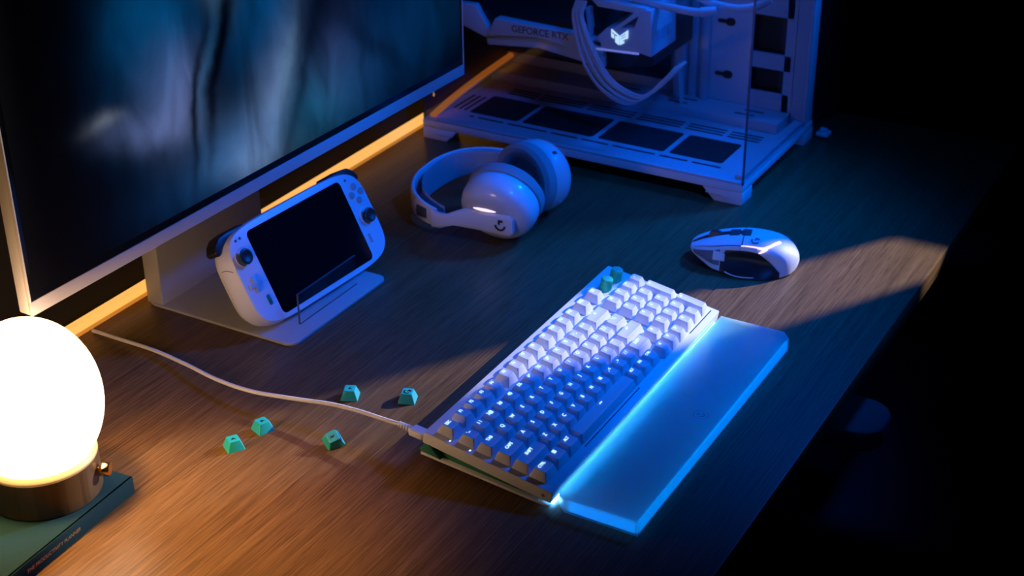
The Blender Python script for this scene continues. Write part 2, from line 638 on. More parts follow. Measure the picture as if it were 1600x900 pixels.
# ------------------------------------------------------------------ amber light bar along the back edge
bar = thing('light_bar', 'thin amber glowing light bar along the back edge of the desk', 'light bar', (0, 1124, 0))
prof = [(0.5, 6)] + [(0.5 + 6 - 6 * math.cos(R(a)), 6 + 8 * math.sin(R(a))) for a in range(10, 91, 10)] + [(12, 14), (12, 6)]
bm = NB(); prism(bm, prof, 560, 1905, 'X'); obj('diffuser', bm, LEDWARM, bar)
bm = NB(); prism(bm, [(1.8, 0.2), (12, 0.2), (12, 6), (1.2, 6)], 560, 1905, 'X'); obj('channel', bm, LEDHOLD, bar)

# ------------------------------------------------------------------ keyboard
KX, KY, KZ = 983.18, 643.70, 45.0
KT, KW = 0.1638543, 0.0049675
kb = thing('keyboard', 'compact white mechanical keyboard with backlit keys and two teal knobs', 'keyboard', (KX, KY, KZ), (KT, 0, KW))
U = 19.05
PX0, PX1 = -0.36 * U, 19.82 * U
PY0, PY1 = -6.2 * U, 1.02 * U          # front, back
PZ = -9.2
bm = NB()
box(bm, PX0, PX1, PY0, PY1, PZ - 12.5, PZ, 1.2, 2)
obj('top_case', bm, WHITE, kb)
bm = NB(); box(bm, PX0 + 5, PX1 - 5, PY0 + 5, PY1 - 1, PZ - 24, PZ - 12.3, 1); obj('middle_band', bm, GREEN, kb)
prism_pts = [(PY1 - 22, PZ - 22), (PY1 + 1.5, PZ - 22), (PY1 + 1.5, PZ - 19), (PY1 - 8, PZ - 11)]
bm = NB(); prism(bm, prism_pts, PX0 - 1.0, PX0 + 8, 'X', 0.8); obj('side_fin', bm, GREEN, kb)
bm = NB()
# thin lower tray, flatter than the top case
ta = R(-3.6)
Mt = Matrix.Translation((0, PY0, -27.6)) @ Matrix.Rotation(ta, 4, 'X')
box(bm, PX0 + 0.5, PX1 - 0.5, 1, PY1 - PY0 + 1, 0, 3, 0.8, 2, Mt)
obj('bottom_tray', bm, WHITE, kb)
for fx in (PX0 + 40, PX1 - 40):
    bm = NB(); box(bm, fx - 14, fx + 14, PY1 - 14, PY1 - 6, -51, -36, 1.5, 2, Matrix.Identity(4)); f_ = obj('foot', bm, BLACK, kb)
bm = NB(); box(bm, PX0 + 6, PX1 - 6, PY0 - 0.4, PY0 + 1.5, PZ - 16.5, PZ - 12.6); obj('front_light', bm, KEYSTRIP, kb)
# dark strips painted as shade of the key well, in front of the bottom row
for a, b in ((3.75, 10.0), (16.5, 19.5)):
    bm = NB(); box(bm, a * U, b * U, -5.70 * U - 2.4, -5.70 * U - 1.2, PZ - 0.5, PZ + 0.12); obj('well_shade', bm, PRINTDARK, kb)


def keycap_bm(w, d, h=9.0, inset=3.3, back=0.8):
    """A tapered keycap, base at z = -h, top at z = 0, slightly dished."""
    W, D = w / 2 - 0.45, d / 2 - 0.45
    bm = NB()
    rings = []
    for z, k, r in ((-h, 0.0, 1.0), (-h * 0.45, 0.52, 1.4), (-0.7, 0.94, 1.9), (-0.2, 1.0, 1.8), (0.0, 1.14, 1.6)):
        i = inset * k
        ring = rrect(-W + i, W - i, -D + i * 1.0 + back * k * 0.4, D - i * 0.85 + back * k * 0.4, r, 3)
        rings.append([(x, y, z) for x, y in ring])
    W2 = W - inset * 1.9
    rings.append([(x, y, -0.35) for x, y in rrect(-W2, W2, -D + inset * 1.9, D - inset * 1.7, 1.2, 3)])
    loft(bm, rings)
    return bm


def key(u, row, w=1.0, d=1.0, leg='', size=4.2, shape=None, mat=None):
    x, y = u * U, -row * U
    k = obj('keycap', keycap_bm(w * U, d * U), mat or KEYWHITE, kb, angle=18, loc=(x, y, 0.0))
    if shape is not None:
        lb = NB(); shape(lb)
    elif leg:
        lb = text_bm(leg, size * 1.28, bold=0.012)
    else:
        return k
    lb.transform(Matrix.Translation((0, 3.4 + (d - 1) * U / 2, 0.02)))
    obj('legend', lb, LEGEND, k, smooth=False)
    return k


def tri(dx, dy, s=1.9):
    def f(bm_):
        p = [(dx * s, dy * s), (-dy * s - dx * s * 0.6, dx * s - dy * s * 0.6), (dy * s - dx * s * 0.6, -dx * s - dy * s * 0.6)]
        prism(bm_, p, 0, 0.1, 'Z')
    return f


def windows_mark(bm_):
    for a in (-1.9, 0.2):
        for b_ in (-1.9, 0.2):
            box(bm_, a, a + 1.7, b_, b_ + 1.7, 0, 0.1)


def bar_mark(bm_):
    box(bm_, -2.6, 2.6, -0.5, 0.5, 0, 0.1)


R0 = -0.02
for u, s in ((0.5, 'ESC'), (1.7, 'F1'), (2.7, 'F2'), (3.7, 'F3'), (4.7, 'F4'), (5.95, 'F5'), (6.95, 'F6'), (7.97, 'F7'), (9.0, 'F8'),
             (10.2, 'F9'), (11.2, 'F10'), (12.2, 'F11'), (13.2, 'F12'), (14.55, 'DEL'), (16.0, 'PS')):
    key(u, R0, leg=s, size=3.6)
r = 1.17
for i, s in enumerate(('`~', '1 !', '2@', '3#', '4$', '5%', '6^', '7&', '8*', '9(', '0)', '- _', '= +')):
    key(0.5 + i, r, leg=s, size=4.0)
key(14, r, 2.0, leg='\u2190', size=4.5)
for u, s in ((16, 'N'), (17, '/'), (18, '*'), (19, '-')):
    key(u, r, leg=s)
r = 2.19
key(0.75, r, 1.5, leg='TAB', size=3.6)
for i, s in enumerate('QWERTYUIOP'):
    key(2 + i, r, leg=s)
key(12, r, leg='[ {'); key(13, r, leg='] }'); key(14.25, r, 1.5, leg='\\ |')
for u, s in ((16, '7'), (17, '8'), (18, '9')):
    key(u, r, leg=s)
key(19, r + 0.51, 1, 2.02, leg='+')
r = 3.21
key(0.875, r, 1.75, leg='CAPS', size=3.6)
for i, s in enumerate('ASDFGHJKL'):
    key(2.25 + i, r, leg=s)
key(11.25, r, leg='; :'); key(12.25, r, leg='\' "'); key(13.875, r, 2.25, leg='\u21b5', size=4.5)
for u, s in ((16, '4'), (17, '5'), (18, '6')):
    key(u, r, leg=s)
r = 4.19
key(1.125, r, 2.25, leg='SHIFT', size=3.6)
for i, s in enumerate('ZXCVBNM'):
    key(2.75 + i, r, leg=s)
key(9.75, r, leg=', <'); key(10.75, r, leg='. >'); key(11.75, r, leg='/ ?'); key(13.125, r, 1.75, leg='SHIFT', size=3.4)
key(14.75, r + 0.1, shape=tri(0, 1))
for u, s in ((16, '1'), (17, '2'), (18, '3')):
    key(u, r, leg=s)
key(19, r + 0.49, 1, 2.0, leg='\u21b5')
r = 5.17
key(0.625, r, 1.25, leg='CTRL', size=3.4); key(1.875, r, 1.25, shape=windows_mark); key(3.125, r, 1.25, leg='ALT', size=3.4)
key(6.875, r, 6.25, shape=bar_mark)
key(10.5, r, leg='ALT', size=3.2); key(11.5, r, leg='FN', size=3.4); key(12.5, r, leg='CTRL', size=3.0)
key(13.75, r + 0.12, shape=tri(-1, 0)); key(14.75, r + 0.12, shape=tri(0, -1)); key(15.75, r + 0.12, shape=tri(1, 0))
key(17, r, leg='0'); key(18, r, leg='.')

for u in (17.38, 18.66):
    bm = NB()
    lathe(bm, [(6.2, PZ), (6.6, PZ + 0.6), (6.3, 3.6), (5.9, 4.6), (5.0, 4.9), (1.0, 4.7)], 36, Matrix.Translation((u * U, -0.03 * U, 0)))
    k = obj('knob', bm, TEALKNOB, kb)
    k['label'] = 'teal knob'
    bm = NB()
    for i in range(36):
        a = 2 * math.pi * i / 36
        box(bm, 6.25, 6.75, -0.22, 0.22, PZ + 1, 3.2, 0, 1, Matrix.Translation((u * U, -0.03 * U, 0)) @ Matrix.Rotation(a, 4, 'Z'))
    obj('knob_ridge', bm, TEALKNOB, k)

# glowing marks put in as key backlight glints beside the two left keys
bm = NB()
box(bm, -3.6, -1.4, -7.5, -6.3, PZ, PZ + 0.2); box(bm, -3.6, -1.4, -29.5, -28.0, PZ, PZ + 0.2)
obj('backlight_glint', bm, GLINTGLOW, kb)
bm = NB(); box(bm, PX0 - 0.25, PX0 + 0.1, PY0 + 8, PY0 + 9, PZ - 9, PZ - 5); box(bm, PX0 - 0.25, PX0 + 0.1, PY0 + 6.5, PY0 + 10.5, PZ - 7.4, PZ - 6.6)
obj('side_mark', bm, PRINTGREY, kb)

# ------------------------------------------------------------------ wrist rest
wr = thing('wrist_rest', 'frosted acrylic wrist rest glowing blue in front of the keyboard', 'wrist rest', (1166, 484, 0))
outl = [(-190, -41), (176, -41), (188, -31), (188, 41.8), (-182, 41.8), (-190, 32)]
bm = NB(); prism(bm, outl, 0.4, 15.4, 'Z', 0.7, 2)
obj('acrylic_block', bm, FROST, wr)
bm = NB(); prism(bm, rrect(-183, 181, -35.5, 37, 4, 3), 1.2, 2.0, 'Z'); obj('diffuser_sheet', bm, WHITE, wr)
EDGEGLOW = emat('added_blue_edge_glow', (0.0, 0.34, 1.0), 1.15)  # added glowing bars imitate light piped out of the acrylic edges
bm = NB(); box(bm, -186, 173, -39, -38, 2.5, 13); obj('edge_glow', bm, EDGEGLOW, wr)
bm = NB(); box(bm, -188, -187, -37, 28, 2.5, 13); obj('edge_glow', bm, EDGEGLOW, wr)
bm = NB(); ring_logo(bm, 4.2, 15.4, 15.48, Matrix.Translation((-4, -18.5, 0)) @ Matrix.Rotation(R(90), 4, 'Z'))
lathe(bm, [(7.6, 15.4), (7.6, 15.48), (7.0, 15.48), (7.0, 15.4)], 40, Matrix.Translation((-4, -18.5, 0)), False, False)
obj('logo', bm, pmat('etched_mark', (0.12, 0.42, 0.62), 0.7), wr)

# ------------------------------------------------------------------ keyboard cable
cable = thing('usb_cable', 'thin white cable running from the keyboard back to the amber light bar', 'cable', (1000, 900, 0))
CP = [(1014.5, 1119.6, 2.4), (1014.4, 1100.7, 2.7), (1013.8, 1077.1, 3.2), (1011.4, 1029.4, 5.0), (1001.8, 976.6, 8.0), (991.1, 933.1, 11.0),
      (986.1, 899.7, 13.0), (985.0, 870.1, 15.0), (988.3, 840.4, 17.0), (992.4, 811.8, 19.0), (996.5, 783.6, 21.0), (996.6, 753.2, 23.0), (993.9, 721.3, 25.0), (992.7, 702.1, 26.0)]
off = Vector((1000, 900, 0))
bm = NB(); tube(bm, [tuple(Vector(p) - off) for p in CP], 2.1, 12); obj('cord', bm, CABLEWHITE, cable)
A, B = Vector((992.9, 704.0, 26.0)) - off, Vector((989.6, 686.5, 27.0)) - off
bm = NB()
tube(bm, [tuple(A), tuple(B)], 2.2, 12, 1, False)
for i in range(5):
    p = A.lerp(B, (i + 0.5) / 5)
    q = A.lerp(B, (i + 0.95) / 5)
    tube(bm, [tuple(p), tuple(q)], 3.1 + 0.15 * i, 12, 1, False)
obj('strain_relief', bm, WHITE, cable)
bm = NB()
d = (B - A).normalized()
rot = Vector((0, -1, 0)).rotation_difference(d).to_matrix().to_4x4()
box(bm, -6.2, 6.2, -19, 0, -3.9, 3.9, 2.4, 3, Matrix.Translation(B) @ rot)
obj('plug', bm, WHITE, cable)

# ------------------------------------------------------------------ loose teal keycaps
def loose(x, y, rz, label, mark, tiltx=0.0, tilty=0.0, lift=0.0, turn=0):
    t = tag(obj('loose_keycap', keycap_bm(18.4, 18.4, 10.0, 3.1, 0.0), TEAL), label, 'keycap', 'loose teal keycaps on the desk')
    t.location = (x * MM, y * MM, (10.0 + lift) * MM)
    t.rotation_euler = (R(tiltx), R(tilty), R(rz))
    lb = NB()
    mark(lb)
    lb.transform(Matrix.Translation((0, 0, -0.15)) @ Matrix.Rotation(R(turn), 4, 'Z'))
    obj('legend', lb, PRINTDARK, t, smooth=False)
    return t


def chevron(bm_):
    prism(bm_, [(-2.2, -1.4), (0, 1.9), (2.2, -1.4), (0.9, -1.4), (0, 0.2), (-0.9, -1.4)], 0, 0.2, 'Z')


def ring_mark(bm_):
    ring_logo(bm_, 4.0, 0, 0.2)


loose(1043.6, 797.5, -65, 'teal keycap standing alone above the middle of the white cable', chevron, turn=120)
loose(1066.8, 743.2, -69, 'teal keycap with a round letter mark, closest to the back of the keyboard', ring_mark, turn=45)
loose(952.7, 837.7, -21, 'teal keycap second from the lamp, halfway along the thin dark cable shadow', chevron, turn=20)
loose(914.4, 842.4, -32, 'teal keycap lying closest to the glowing lamp', chevron, turn=0)
loose(960.7, 759.1, -33, 'tipped over teal keycap at the end of the thin dark cable shadow', chevron, tiltx=24, tilty=-14, lift=2.4, turn=170)

# ------------------------------------------------------------------ book and lamp
book = thing('book', 'dark teal cloth hardback book lying flat under the lamp', 'book', (812, 874.8, 0), (0, 0, R(3.4)))
bm = NB()
box(bm, -210, 0, 0, 150, 0.2, 2.6, 0.7); box(bm, -210, 0, 0, 150, 15.4, 17.8, 0.7); box(bm, -210, 0, -0.2, 3.2, 0.2, 17.8, 0.9)
obj('cover', bm, BOOKCLOTH, book)
bm = NB(); box(bm, -206, -3.5, 2.5, 146, 2.5, 15.5); obj('pages', bm, PAPER, book)
bm = text_bm('THE PRODUCTIVITY PLANNER', 4.9, 0.06, 'CENTER', 0.004, 0.25)
bm.transform(Matrix.Translation((-107, -0.28, 9.0)) @ Matrix.Rotation(R(90), 4, 'X'))
t_ = obj('spine_title', bm, GOLDPRINT, book, smooth=False)
t_['label'] = 'gold lettered spine title'

lamp = thing('table_lamp', 'glowing white globe lamp on a round bamboo base, standing on the book', 'lamp', (760, 930, 17.8))
bm = NB(); lathe(bm, [(49, 0.1), (50, 1), (50, 36.6), (44, 36.8), (20, 36.8)], 64); obj('base', bm, BAMBOO, lamp)
bm = NB(); lathe(bm, [(50, 36.8), (50, 38), (49.2, 39.2), (44.8, 42.6), (43.5, 40), (43.2, 37)], 64, None, False, False); obj('collar', bm, pmat('glow_lit_bamboo_rim', (0.5, 0.36, 0.15), 0.5), lamp)  # rim bamboo lightened to carry the globe's glow in its colour
bm = NB()
prof = []
for i in range(26):
    a = R(-50 + 140 * i / 25)
    prof.append((max(0.4, 62.5 * math.cos(a)), 94.2 + 76 * math.sin(a)))
prof = [p for p in prof if p[1] > 41]
lathe(bm, [(30, 39), (43, 40.5)] + prof, 64); obj('globe_shade', bm, GLOBE, lamp)
bm = NB()
ang = R(-60)
Mk = Matrix.Rotation(R(-62), 4, 'Z') @ Matrix.Translation((49, 0, 22)) @ Matrix.Rotation(R(90), 4, 'Y')
lathe(bm, [(3.0, 0), (3.0, 3), (6.2, 3.2), (6.6, 4), (6.6, 11), (6.0, 12), (1, 12.2)], 28, Mk); obj('dimmer_knob', bm, BRASS, lamp)

# ------------------------------------------------------------------ handheld console
HC = Vector((1207.2, 962.1, 59.4))
ht, hw, hr = R(28.1), R(-1.3), R(-1.1)
hu = Vector((math.cos(hw), math.sin(hw), 0))
hv = Vector((-math.sin(hw) * math.sin(ht), math.cos(hw) * math.sin(ht), math.cos(ht)))
hu2 = hu * math.cos(hr) + hv * math.sin(hr)
hv2 = hv * math.cos(hr) - hu * math.sin(hr)
hn = hu2.cross(hv2)                    # points away from the face? flipped below
HM = Matrix((hu2, hv2, hn)).transposed().to_4x4()
hh = thing('handheld_console', 'white handheld game console with a black screen leaning on the monitor foot', 'game console', HC, HM.to_euler())


def hh_outline(w, top, bot, e=3.6, n=72, waist=0.0):
    out = []
    for i in range(n):
        a = 2 * math.pi * i / n
        c, s = math.cos(a), math.sin(a)
        x = w * math.copysign(abs(c) ** (2 / (e + 1.2)), c)
        y = (top if s > 0 else bot) * math.copysign(abs(s) ** (2 / e), s)
        if s < 0 and waist:
            y += waist * max(0, 1 - (abs(x) / 82.0) ** 4)
        out.append((x, y))
    return out


bm = NB()
rings = []
for z, w, t_, b_, wa in ((1.0, 114.5, 55.8, 54.0, 0), (0.5, 116.2, 57.0, 55.4, 0), (-0.6, 117, 57.6, 56.0, 0), (-5, 119.5, 57.8, 57.2, 1.2), (-10, 122.5, 57.8, 58.2, 3.5), (-15, 124.0, 56.5, 56.8, 6), (-21, 122.5, 54.0, 52, 9), (-27, 116, 49, 46, 12), (-31, 104, 42, 37, 12)):
    rings.append([(x, y, z) for x, y in hh_outline(w, t_, b_, 4.6 if z > -3 else 4.2, 84, wa)])
loft(bm, rings[::-1])
obj('body', bm, WHITE_SATIN, hh, angle=28)
bm = NB(); prism(bm, rrect(-82, 82, -49.5, 49.5, 6.5, 6), 0.6, 1.35, 'Z', 0.2, 1); obj('screen', bm, BLACKGLASS, hh)
for sx, sy in ((-101, 27), (100, -2)):
    Mx = Matrix.Translation((sx, sy, 1.0))
    bm = NB(); lathe(bm, [(10.2, 0), (10.0, 0.9), (8.6, 0.8), (8.3, 0.2)], 32, Mx); ringo = obj('thumbstick', bm, WHITE, hh)
    bm = NB(); lathe(bm, [(5, 0), (5, 4.5), (8.2, 5.6), (8.7, 6.4), (8.5, 7.4), (6.8, 7.9), (5.5, 7.2), (0.5, 6.8)], 32, Mx); c_ = obj('stick_cap', bm, BLACK, ringo)
    c_['label'] = 'black stick cap'
    bm = NB(); lathe(bm, [(8.75, 6.0), (8.95, 6.3), (8.75, 6.7), (8.4, 6.4)], 32, Mx); c_ = obj('stick_ring', bm, GREEN, ringo)
cross = [(-2.9, -9), (2.9, -9), (2.9, -2.9), (9, -2.9), (9, 2.9), (2.9, 2.9), (2.9, 9), (-2.9, 9), (-2.9, 2.9), (-9, 2.9), (-9, -2.9), (-2.9, -2.9)]
bm = NB(); prism(bm, [(x - 101, y - 5) for x, y in cross], 0.6, 3.4, 'Z', 0.7, 2); obj('direction_pad', bm, pmat('pale_pad', (0.5, 0.5, 0.53), 0.4), hh)
for dx, dy in ((0, 8.5), (8.5, 0), (0, -8.5), (-8.5, 0)):
    bm = NB(); lathe(bm, [(4.1, 0.6), (4.1, 2.4), (3.6, 3.0), (0.4, 3.2)], 24, Matrix.Translation((100 + dx, 27 + dy, 0))); obj('face_button', bm, pmat('pale_button', (0.36, 0.37, 0.40), 0.4) if 'pale_button' not in bpy.data.materials else bpy.data.materials['pale_button'], hh)
bm = NB(); prism(bm, rrect(-94.3, -90, -33, -21, 2.1, 5), 0.6, 2.0, 'Z', 0.3); b_ = obj('home_button', bm, GREEN, hh); b_['label'] = 'dark green oval button'
bm = NB(); prism(bm, rrect(88.5, 92.5, -33, -21, 1.9, 5), 0.6, 1.8, 'Z', 0.3); obj('menu_button', bm, bpy.data.materials['pale_button'], hh)
for px_, py_ in ((-100, 46), (-93, 46.5), (92, 46)):
    bm = NB(); lathe(bm, [(1.6, 0.7), (1.6, 1.5), (1.2, 1.7), (0.2, 1.7)], 16, Matrix.Translation((px_, py_, 0))); obj('small_button', bm, PRINTGREY, hh)
for s in (-1, 1):
    pts = [(s * 70, 54), (s * 72, 58.3), (s * 100, 58.6), (s * 113, 57.0), (s * 121, 51), (s * 125.5, 43), (s * 121, 38), (s * 110, 46), (s * 98, 51)]
    if s < 0:
        pts = pts[::-1]
    bm = NB(); prism(bm, pts, -24, -7.0, 'Z', 2.0, 3); sb = obj('shoulder_button', bm, BLACK, hh); sb['label'] = 'black shoulder button'
bm = NB(); tube(bm, [(-123.6, 22, -13), (-121.6, 21.5, -8), (-118.2, 17, -3)], 0.35, 6); obj('grip_seam', bm, PRINTGREY, hh)

# clear acrylic easel in front of the console
ac = thing('acrylic_stand', 'small clear acrylic easel holding the handheld console upright', 'display stand', (1188, 930, 3.3))
bm = NB(); box(bm, -54, 54, -2.0, 0.0, 0, 37, 0.2); box(bm, -54, 54, -2, 88, 0, 2.0, 0.2)
obj('clear_sheet', bm, CLEAR, ac)
bm = NB(); box(bm, -54, 54, -2.05, 0.05, 36.4, 37.05); box(bm, -54.05, -53.3, -2.05, 0.05, 0, 37); box(bm, -54, 54, -2.2, -1.9, 0, 1.2)
obj('cut_edge', bm, CLEAREDGE, ac)
bm = NB(); box(bm, -50, 50, 0, 2, 0, 95, 0.2, 1, Matrix.Translation((0, 84, 1)) @ Matrix.Rotation(R(-14), 4, 'X')); obj('back_rest', bm, CLEAR, ac)

# ------------------------------------------------------------------ headset
hs = thing('headset', 'white wireless headset with grey ear pads lying on the desk', 'headphones', (1465, 845, 0))
ho = Vector((1465, 845, 0))


def cup(center, yaw, roll=0.0, side=1):
    """Ear cup whose outer face points along local +X, pad towards -X."""
    M = Matrix.Translation(Vector(center) - ho) @ Matrix.Rotation(R(yaw), 4, 'Z') @ Matrix.Rotation(R(roll), 4, 'Y')
    Lx = M @ Matrix.Rotation(R(90), 4, 'Y')
    S = Matrix.Diagonal((1.0, 1.06, 1.0, 1.0))
    bm = NB(); lathe(bm, [(43.5, -12), (45.0, -9), (45.6, -2), (45.0, 6), (42.8, 13), (38.5, 18.5), (31, 22.5), (20, 24.5), (8, 25.2), (1, 25.3)], 56, Lx @ S)
    shell = obj('ear_cup', bm, GLOSS_SHELL, hs)
    bm = NB(); lathe(bm, [(42, -12), (45.2, -13.5), (46.4, -19), (45.4, -26), (41, -30.5), (35, -31), (29, -28), (26, -21), (25, -14), (6, -13)], 56, Lx @ S)
    obj('ear_pad', bm, GREY, shell)
    return M, shell


MN, near = cup((1428, 846, 45.5), 186, 21)
MF, far = cup((1521, 846, 49), -16, 4)
# dark ports on the rim of the far cup
bm = NB()
for a in (28, -26):
    box(bm, -3, 3, -2.2, 2.2, 45.2, 47.2, 0.4, 1, MF @ Matrix.Rotation(R(a + 62), 4, 'X'))
obj('port', bm, PRINTDARK, far)
bm = NB(); lathe(bm, [(2, 0), (2, 2.5), (0.3, 3)], 12, MF @ Matrix.Rotation(R(118), 4, 'X') @ Matrix.Translation((0, 0, 46))); obj('mute_button', bm, WHITE, far)

# headband: an arc lying on its edge, from the near cup round the back to the far cup
def band_pt(t, rad=0.0):
    a = math.pi * (1.0 - t)            # pi (near side) .. 0 (far side)
    cx, cy = 1476, 898
    x = cx + (81 + rad) * math.copysign(abs(math.cos(a)) ** 0.82, math.cos(a))
    y = cy + (88 + rad) * abs(math.sin(a)) ** 0.82
    z = 23 + 24 * t
    return x, y, z


def ribbon(bm_, t0, t1, hh0, thick, rad, n=48, hf=None):
    rings = []
    for i in range(n + 1):
        t = t0 + (t1 - t0) * i / n
        x0, y0, z = band_pt(t, rad)
        x1, y1, _ = band_pt(t, rad - thick)
        h = hf(i / n) if hf else hh0
        p0, p1 = Vector((x0, y0, 0)) - ho, Vector((x1, y1, 0)) - ho
        pm = (p0 + p1) / 2
        ring = []
        for k in range(12):
            a = 2 * math.pi * k / 12
            c, s = math.cos(a), math.sin(a)
            f = math.copysign(abs(c) ** 0.7, c) / 2
            q = pm + (p0 - p1) * f
            ring.append((q.x, q.y, z + h / 2 * math.copysign(abs(s) ** 0.45, s)))
        rings.append(ring)
    loft(bm_, rings)


bm = NB(); ribbon(bm, 0.06, 1.0, 27, 5.5, 0, hf=lambda u: 25 + 8 * math.sin(math.pi * u)); obj('headband', bm, WHITE_SATIN, hs)
bm = NB(); ribbon(bm, 0.05, 0.95, 34, 2.0, -13, hf=lambda u: 24 + 14 * math.sin(math.pi * u)); st = obj('head_strap', bm, GREY, hs); st['label'] = 'grey fabric head strap'
# slot near the elbow of the band
bm = NB()
x, y, z = band_pt(0.14)
box(bm, -9, 9, -1.0, 1.4, -7, 7, 2, 2, Matrix.Translation(Vector((x, y, z)) - ho) @ Matrix.Rotation(R(78), 4, 'Z')); obj('strap_slot', bm, DARKGREY, hs)
# arms from the band onto the outside of each cup
def arm(path):
    """Flat arm lofted through (x, y, z, half height) stations: band end, narrow neck, wide plate."""
    bm = NB()
    rings = []
    for x, y, z, h in path:
        ring = []
        for k in range(14):
            a = 2 * math.pi * k / 14
            c, s_ = math.cos(a), math.sin(a)
            ring.append((x - ho.x + 3.0 * math.copysign(abs(c) ** 0.6, c), y - ho.y, z + h * math.copysign(abs(s_) ** 0.5, s_)))
        rings.append(ring)
    loft(bm, rings)
    return obj('arm', bm, WHITE_SATIN, hs)


LOGO_TURN = 0
an = arm([(1398, 925, 23.0, 11.5), (1396.5, 912, 23.5, 10.5), (1396.5, 902, 26.0, 8.5), (1397.5, 894, 29.5, 9), (1399, 886, 31.5, 11), (1400.5, 878, 33.0, 12.8), (1401.5, 868, 33.5, 13.4), (1402.5, 850, 33.5, 13.5), (1403.5, 828, 33.5, 13.5), (1404.5, 818, 33.5, 13), (1405.5, 814.5, 33.5, 9)])
af = arm([(1556, 905, 46, 12), (1556, 890, 46, 10), (1554, 875, 46, 13), (1550, 850, 46, 13.5), (1545, 825, 46, 13), (1543, 818, 46, 9)])
bm = NB(); ring_logo(bm, 7.4, 0, 0.3, Matrix.Translation(Vector((1400.2, 830, 33.5)) - ho) @ Matrix.Rotation(R(4.5), 4, 'Z') @ Matrix(((0, 0, -1, 0), (0, 1, 0, 0), (1, 0, 0, 0), (0, 0, 0, 1))) @ Matrix.Rotation(R(LOGO_TURN), 4, 'Z'))
obj('logo', bm, PRINTDARK, an)
# glow slit between arm and near cup
bm = NB(); tube(bm, [tuple(Vector(q_) - ho) for q_ in [(1399.1, 866, 49.5), (1398.7, 859, 49.8), (1399.2, 851, 50), (1399.9, 843, 49.8), (1400.9, 836, 49.5)]], lambda u: 0.5 + 1.5 * math.sin(math.pi * u), 10); g_ = obj('light_slit', bm, PINKGLOW, near); g_['label'] = 'pink white light slit'
# ------------------------------------------------------------------ gaming mouse
ms = thing('gaming_mouse', 'white sculpted gaming mouse with a glowing side light and dark thumb grip', 'mouse', (1513, 562, 0), (0, 0, R(104.5)))
ms.scale = (0.95, 0.95, 0.95)


def lerp_tab(tab, x):
    """Smooth (Hermite) interpolation through the rows of a table."""
    n = len(tab)
    x = min(max(x, tab[0][0]), tab[-1][0])
    k = max(i_ for i_ in range(n - 1) if tab[i_][0] <= x)
    p0, p1 = tab[k], tab[k + 1]
    h = p1[0] - p0[0]
    t = (x - p0[0]) / h

    def slope(i_, c):
        a, b = tab[max(0, i_ - 1)], tab[min(n - 1, i_ + 1)]
        return (b[c] - a[c]) / (b[0] - a[0])
    out = []
    for c in range(1, len(p0)):
        m0, m1 = slope(k, c) * h, slope(k + 1, c) * h
        out.append((2 * t ** 3 - 3 * t ** 2 + 1) * p0[c] + (t ** 3 - 2 * t ** 2 + t) * m0 + (-2 * t ** 3 + 3 * t ** 2) * p1[c] + (t ** 3 - t ** 2) * m1)
    return out


# X: half width left, half width right, top height, bottom height, left edge height of the shell
MT = [(-66, 2, 2, 13, 10), (-65, 9, 8, 18, 7.5), (-62, 17, 15, 23, 5), (-56, 26, 23, 29.5, 2.6), (-44, 35, 30.5, 36.5, 1.2), (-28, 39, 34, 40, 1), (-5, 37, 34, 41.5, 1), (18, 35, 32, 39, 1.5), (36, 33.5, 31, 34.5, 4), (50, 29, 28, 29.5, 11), (60, 23, 23, 24.5, 15.5), (65, 17, 17, 21.5, 17), (67, 12, 12, 20.2, 17.8)]


def mouse_pt(X, t, grow=0.0):
    """t 0 = left bottom edge .. 0.5 = crest .. 1 = right bottom edge."""
    wl, wr_, top, bot = lerp_tab(MT, X)
    a = math.pi * (1 - t)
    c, s = math.cos(a), math.sin(a)
    w = wl if c < 0 else wr_
    yy = w * math.copysign(abs(c) ** 0.62, c)
    zz = bot + (top - bot) * abs(s) ** 0.72
    # waist on the left flank where the thumb sits
    if c < 0:
        k = max(0, 1 - ((X + 8) / 44) ** 2)
        hfrac = (zz - bot) / max(1, top - bot)
        yy += 9 * k * math.exp(-((hfrac - 0.42) / 0.26) ** 2)
        yy -= 7 * max(0, 1 - ((X + 6) / 36) ** 2) * math.exp(-((hfrac - 0.0) / 0.16) ** 2)
    n = Vector((0, c, s)).normalized()
    return Vector((X, -(yy + grow * n.y), zz + grow * n.z))


bm = NB()
xs = [0.5 - 66.5 * math.cos(math.pi * i / 72) for i in range(73)]
rings = [[tuple(mouse_pt(X, k / 40)) for k in range(41)] for X in xs]
loft(bm, rings, True, True, True)
obj('shell', bm, pmat('mouse_white', (0.66, 0.66, 0.69), 0.58, var=0.02), ms, angle=50)
bm = NB(); prism(bm, [(-58, -22), (-44, -31), (0, -34), (40, -28), (52, -18), (52, 18), (36, 31), (-2, 38), (-44, 33), (-58, 22)], 0.2, 2.4, 'Z', 0.6); obj('base_plate', bm, BLACK, ms)


def mouse_patch(X0, X1, t0, t1, grow, nx=18, nt=8, f=None):
    bm_ = NB()
    outer, inner = [], []
    for i in range(nx + 1):
        X = X0 + (X1 - X0) * i / nx
        a, b = (t0, t1) if f is None else f(i / nx)
        outer.append([tuple(mouse_pt(X, a + (b - a) * k / nt, grow)) for k in range(nt + 1)])
        inner.append([tuple(mouse_pt(X, a + (b - a) * k / nt, -0.6)) for k in range(nt, -1, -1)])
    rings_ = [o_ + i_ for o_, i_ in zip(outer, inner)]
    loft(bm_, rings_)
    return bm_


